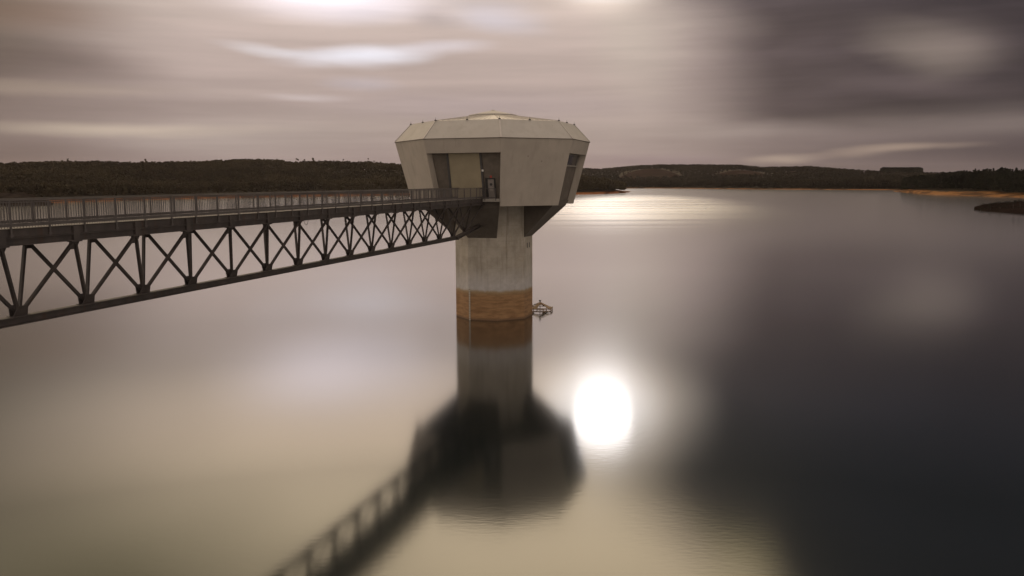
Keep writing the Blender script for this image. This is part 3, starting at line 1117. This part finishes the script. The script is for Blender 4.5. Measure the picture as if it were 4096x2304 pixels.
# left side: dusky, with pale bands
blob(-450, 330, 1050, 560, (104, 84, 80), .9)
blob(40, 210, 620, 110, (112, 95, 92), .75, -4)
blob(-60, 10, 620, 130, (160, 130, 117), .85, 0)
blob(150, 360, 600, 40, (184, 164, 150), .6, 1)
blob(380, 440, 900, 70, (142, 125, 120), .55, 2)
blob(520, 520, 760, 36, (202, 184, 166), .75, 0)
blob(950, 560, 700, 90, (178, 163, 156), .5)
blob(1180, 392, 240, 24, (206, 192, 190), .6, 0)
blob(1430, 335, 200, 40, (192, 180, 184), .6, 0)
blob(-100, 650, 900, 120, (112, 94, 88), .6)
# white openings
blob(1380, 0, 430, 100, (224, 214, 220), .9)
blob(1960, 60, 330, 90, (212, 202, 207), .85, -8)
blob(2430, -14, 230, 40, (236, 228, 232), .9)
blob(1700, 60, 150, 60, (178, 164, 162), .6, -10)
blob(1150, 200, 260, 30, (224, 215, 216), .8, -7)
blob(1760, 200, 270, 46, (218, 207, 210), .75, 4)
blob(1440, 228, 350, 60, (250, 246, 254), 1.0, 1)
blob(1900, 420, 1000, 90, (168, 151, 152), .5)
blob(2560, 150, 260, 330, (196, 182, 170), .6)
# big dark cloud filling the right side, streaked along the wind, its upper part seen only in the water
sepg = nd(nt, 'ShaderNodeSeparateXYZ'); link(nt, gentle, sepg.inputs[0])
gx, gy = sepg.outputs['X'], sepg.outputs['Y']
fan = noise(nt, scaled(nt, gentle, (.05, .42, 0)), 1.0, 5, .55)
fine = noise(nt, scaled(nt, ang, (.035, 1.1, 0)), 1.0, 4, .5)
edge = mth('MULTIPLY_ADD', fan, 5.0, mth('ADD', ramp(nt, el, 8.5, 15, 0, 5.0), mth('SUBTRACT', gx, mth('MULTIPLY', mth('MAXIMUM', mth('SUBTRACT', el, 19.5), 0), 1.5))))
cm = ramp(nt, edge, 9.6, 19.5)
low = mth('MULTIPLY_ADD', fan, 1.6, mth('MULTIPLY_ADD', fine, .8, mth('MULTIPLY_ADD', gy, .55, mth('MULTIPLY', el, .45))))
cm = mth('MULTIPLY', cm, mth('MULTIPLY', ramp(nt, low, 3.4, 5.6, .55, 1), .985))
side = ramp(nt, mth('MULTIPLY_ADD', fan, 5.0, az), 14, 31)
tone = mixc(nt, side, tuple(v * GAIN for v in lin((90, 78, 79))), tuple(v * GAIN for v in lin((60, 52, 55))))
tone = mixc(nt, ramp(nt, el, 8.5, 17), tone, mixc(nt, side, tuple(v * GAIN for v in lin((50, 52, 61))), tuple(v * GAIN for v in lin((34, 41, 58)))))
tex = nd(nt, 'ShaderNodeVectorMath', operation='SCALE'); link(nt, tone, tex.inputs[0])
link(nt, mth('MULTIPLY', ramp(nt, fan, .3, .72, .78, 1.3), ramp(nt, fine, .3, .7, .9, 1.1)), tex.inputs['Scale'])
sky = mixc(nt, cm, sky, tex.outputs[0])
blob(3790, 205, 250, 145, (132, 118, 113), .6, -14)
blob(3700, 330, 500, 70, (112, 98, 98), .45, -6)
blob(3300, 570, 900, 50, (140, 124, 121), .5)
blob(4200, 600, 620, 110, (74, 63, 67), .8)
blob(3850, 600, 900, 130, (84, 73, 76), .5)
blob(2960, 530, 420, 45, (168, 152, 146), .5)
blob(3120, 632, 240, 26, (180, 160, 146), .7)
blob(3560, 600, 340, 26, (174, 153, 138), .7, 3)
blob(2600, 640, 420, 46, (138, 119, 124), .6)
blob(3640, 1240, 300, 130, (124, 112, 104), .5, -20, True)
blob(2960, 2340, 300, 230, (152, 138, 108), .75, 0, True)
# light seen mirrored in the lake
blob(1330, 1490, 640, 210, (216, 204, 207), .9, 0, True)
blob(2430, 1650, 460, 330, (232, 216, 200), .8, 0, True)
blob(2430, 1650, 280, 230, (255, 250, 248), .95, 0, True)
blob(-550, 1850, 1350, 1100, (50, 45, 33), .92, 0, True)
blob(300, 2560, 1600, 700, (60, 56, 38), .95, 0, True)

# long-exposure streaks
st = noise(nt, scaled(nt, ang, (.045, .75, 0)), 1.0, 5, .55)
stm = ramp(nt, st, .25, .75, .90, 1.10)
vs_ = nd(nt, 'ShaderNodeVectorMath', operation='SCALE'); link(nt, sky, vs_.inputs[0]); link(nt, stm, vs_.inputs['Scale'])
sky = vs_.outputs[0]
# behind the viewer: even overcast that lights the near faces
behind = ramp(nt, mth('ABSOLUTE', az), 48, 95)
BACK = (.62, .54, .47)
sky = mixc(nt, behind, sky, tuple(v * GAIN for v in BACK))
nish = nd(nt, 'ShaderNodeTexSky', sky_type='NISHITA')
nish.sun_disc = False
nish.sun_elevation, nish.sun_rotation = R(SUN_EL), R(SUN_AZ)
nish.air_density, nish.dust_density = 1.0, 1.0
sc10 = nd(nt, 'ShaderNodeVectorMath', operation='SCALE'); link(nt, sky, sc10.inputs[0]); sc10.inputs['Scale'].default_value = 1 / (GAIN * STR)
full = mixc(nt, .996, nish.outputs[0], sc10.outputs[0])
link(nt, full, bg.inputs['Color'])

# ------------------------------------------------------------------ render settings
vs = sc.view_settings
sc.display_settings.display_device = 'sRGB'
vs.view_transform, vs.look, vs.exposure, vs.gamma = 'Standard', 'None', 0.0, 1.0
vs.use_curve_mapping = False
sc.render.engine = 'CYCLES'
cy = sc.cycles
cy.use_denoising = True
cy.max_bounces, cy.diffuse_bounces, cy.glossy_bounces, cy.volume_bounces = 6, 3, 4, 0
cy.sample_clamp_indirect = 6
cy.sample_clamp_direct = 0
cy.volume_step_rate = 1.0
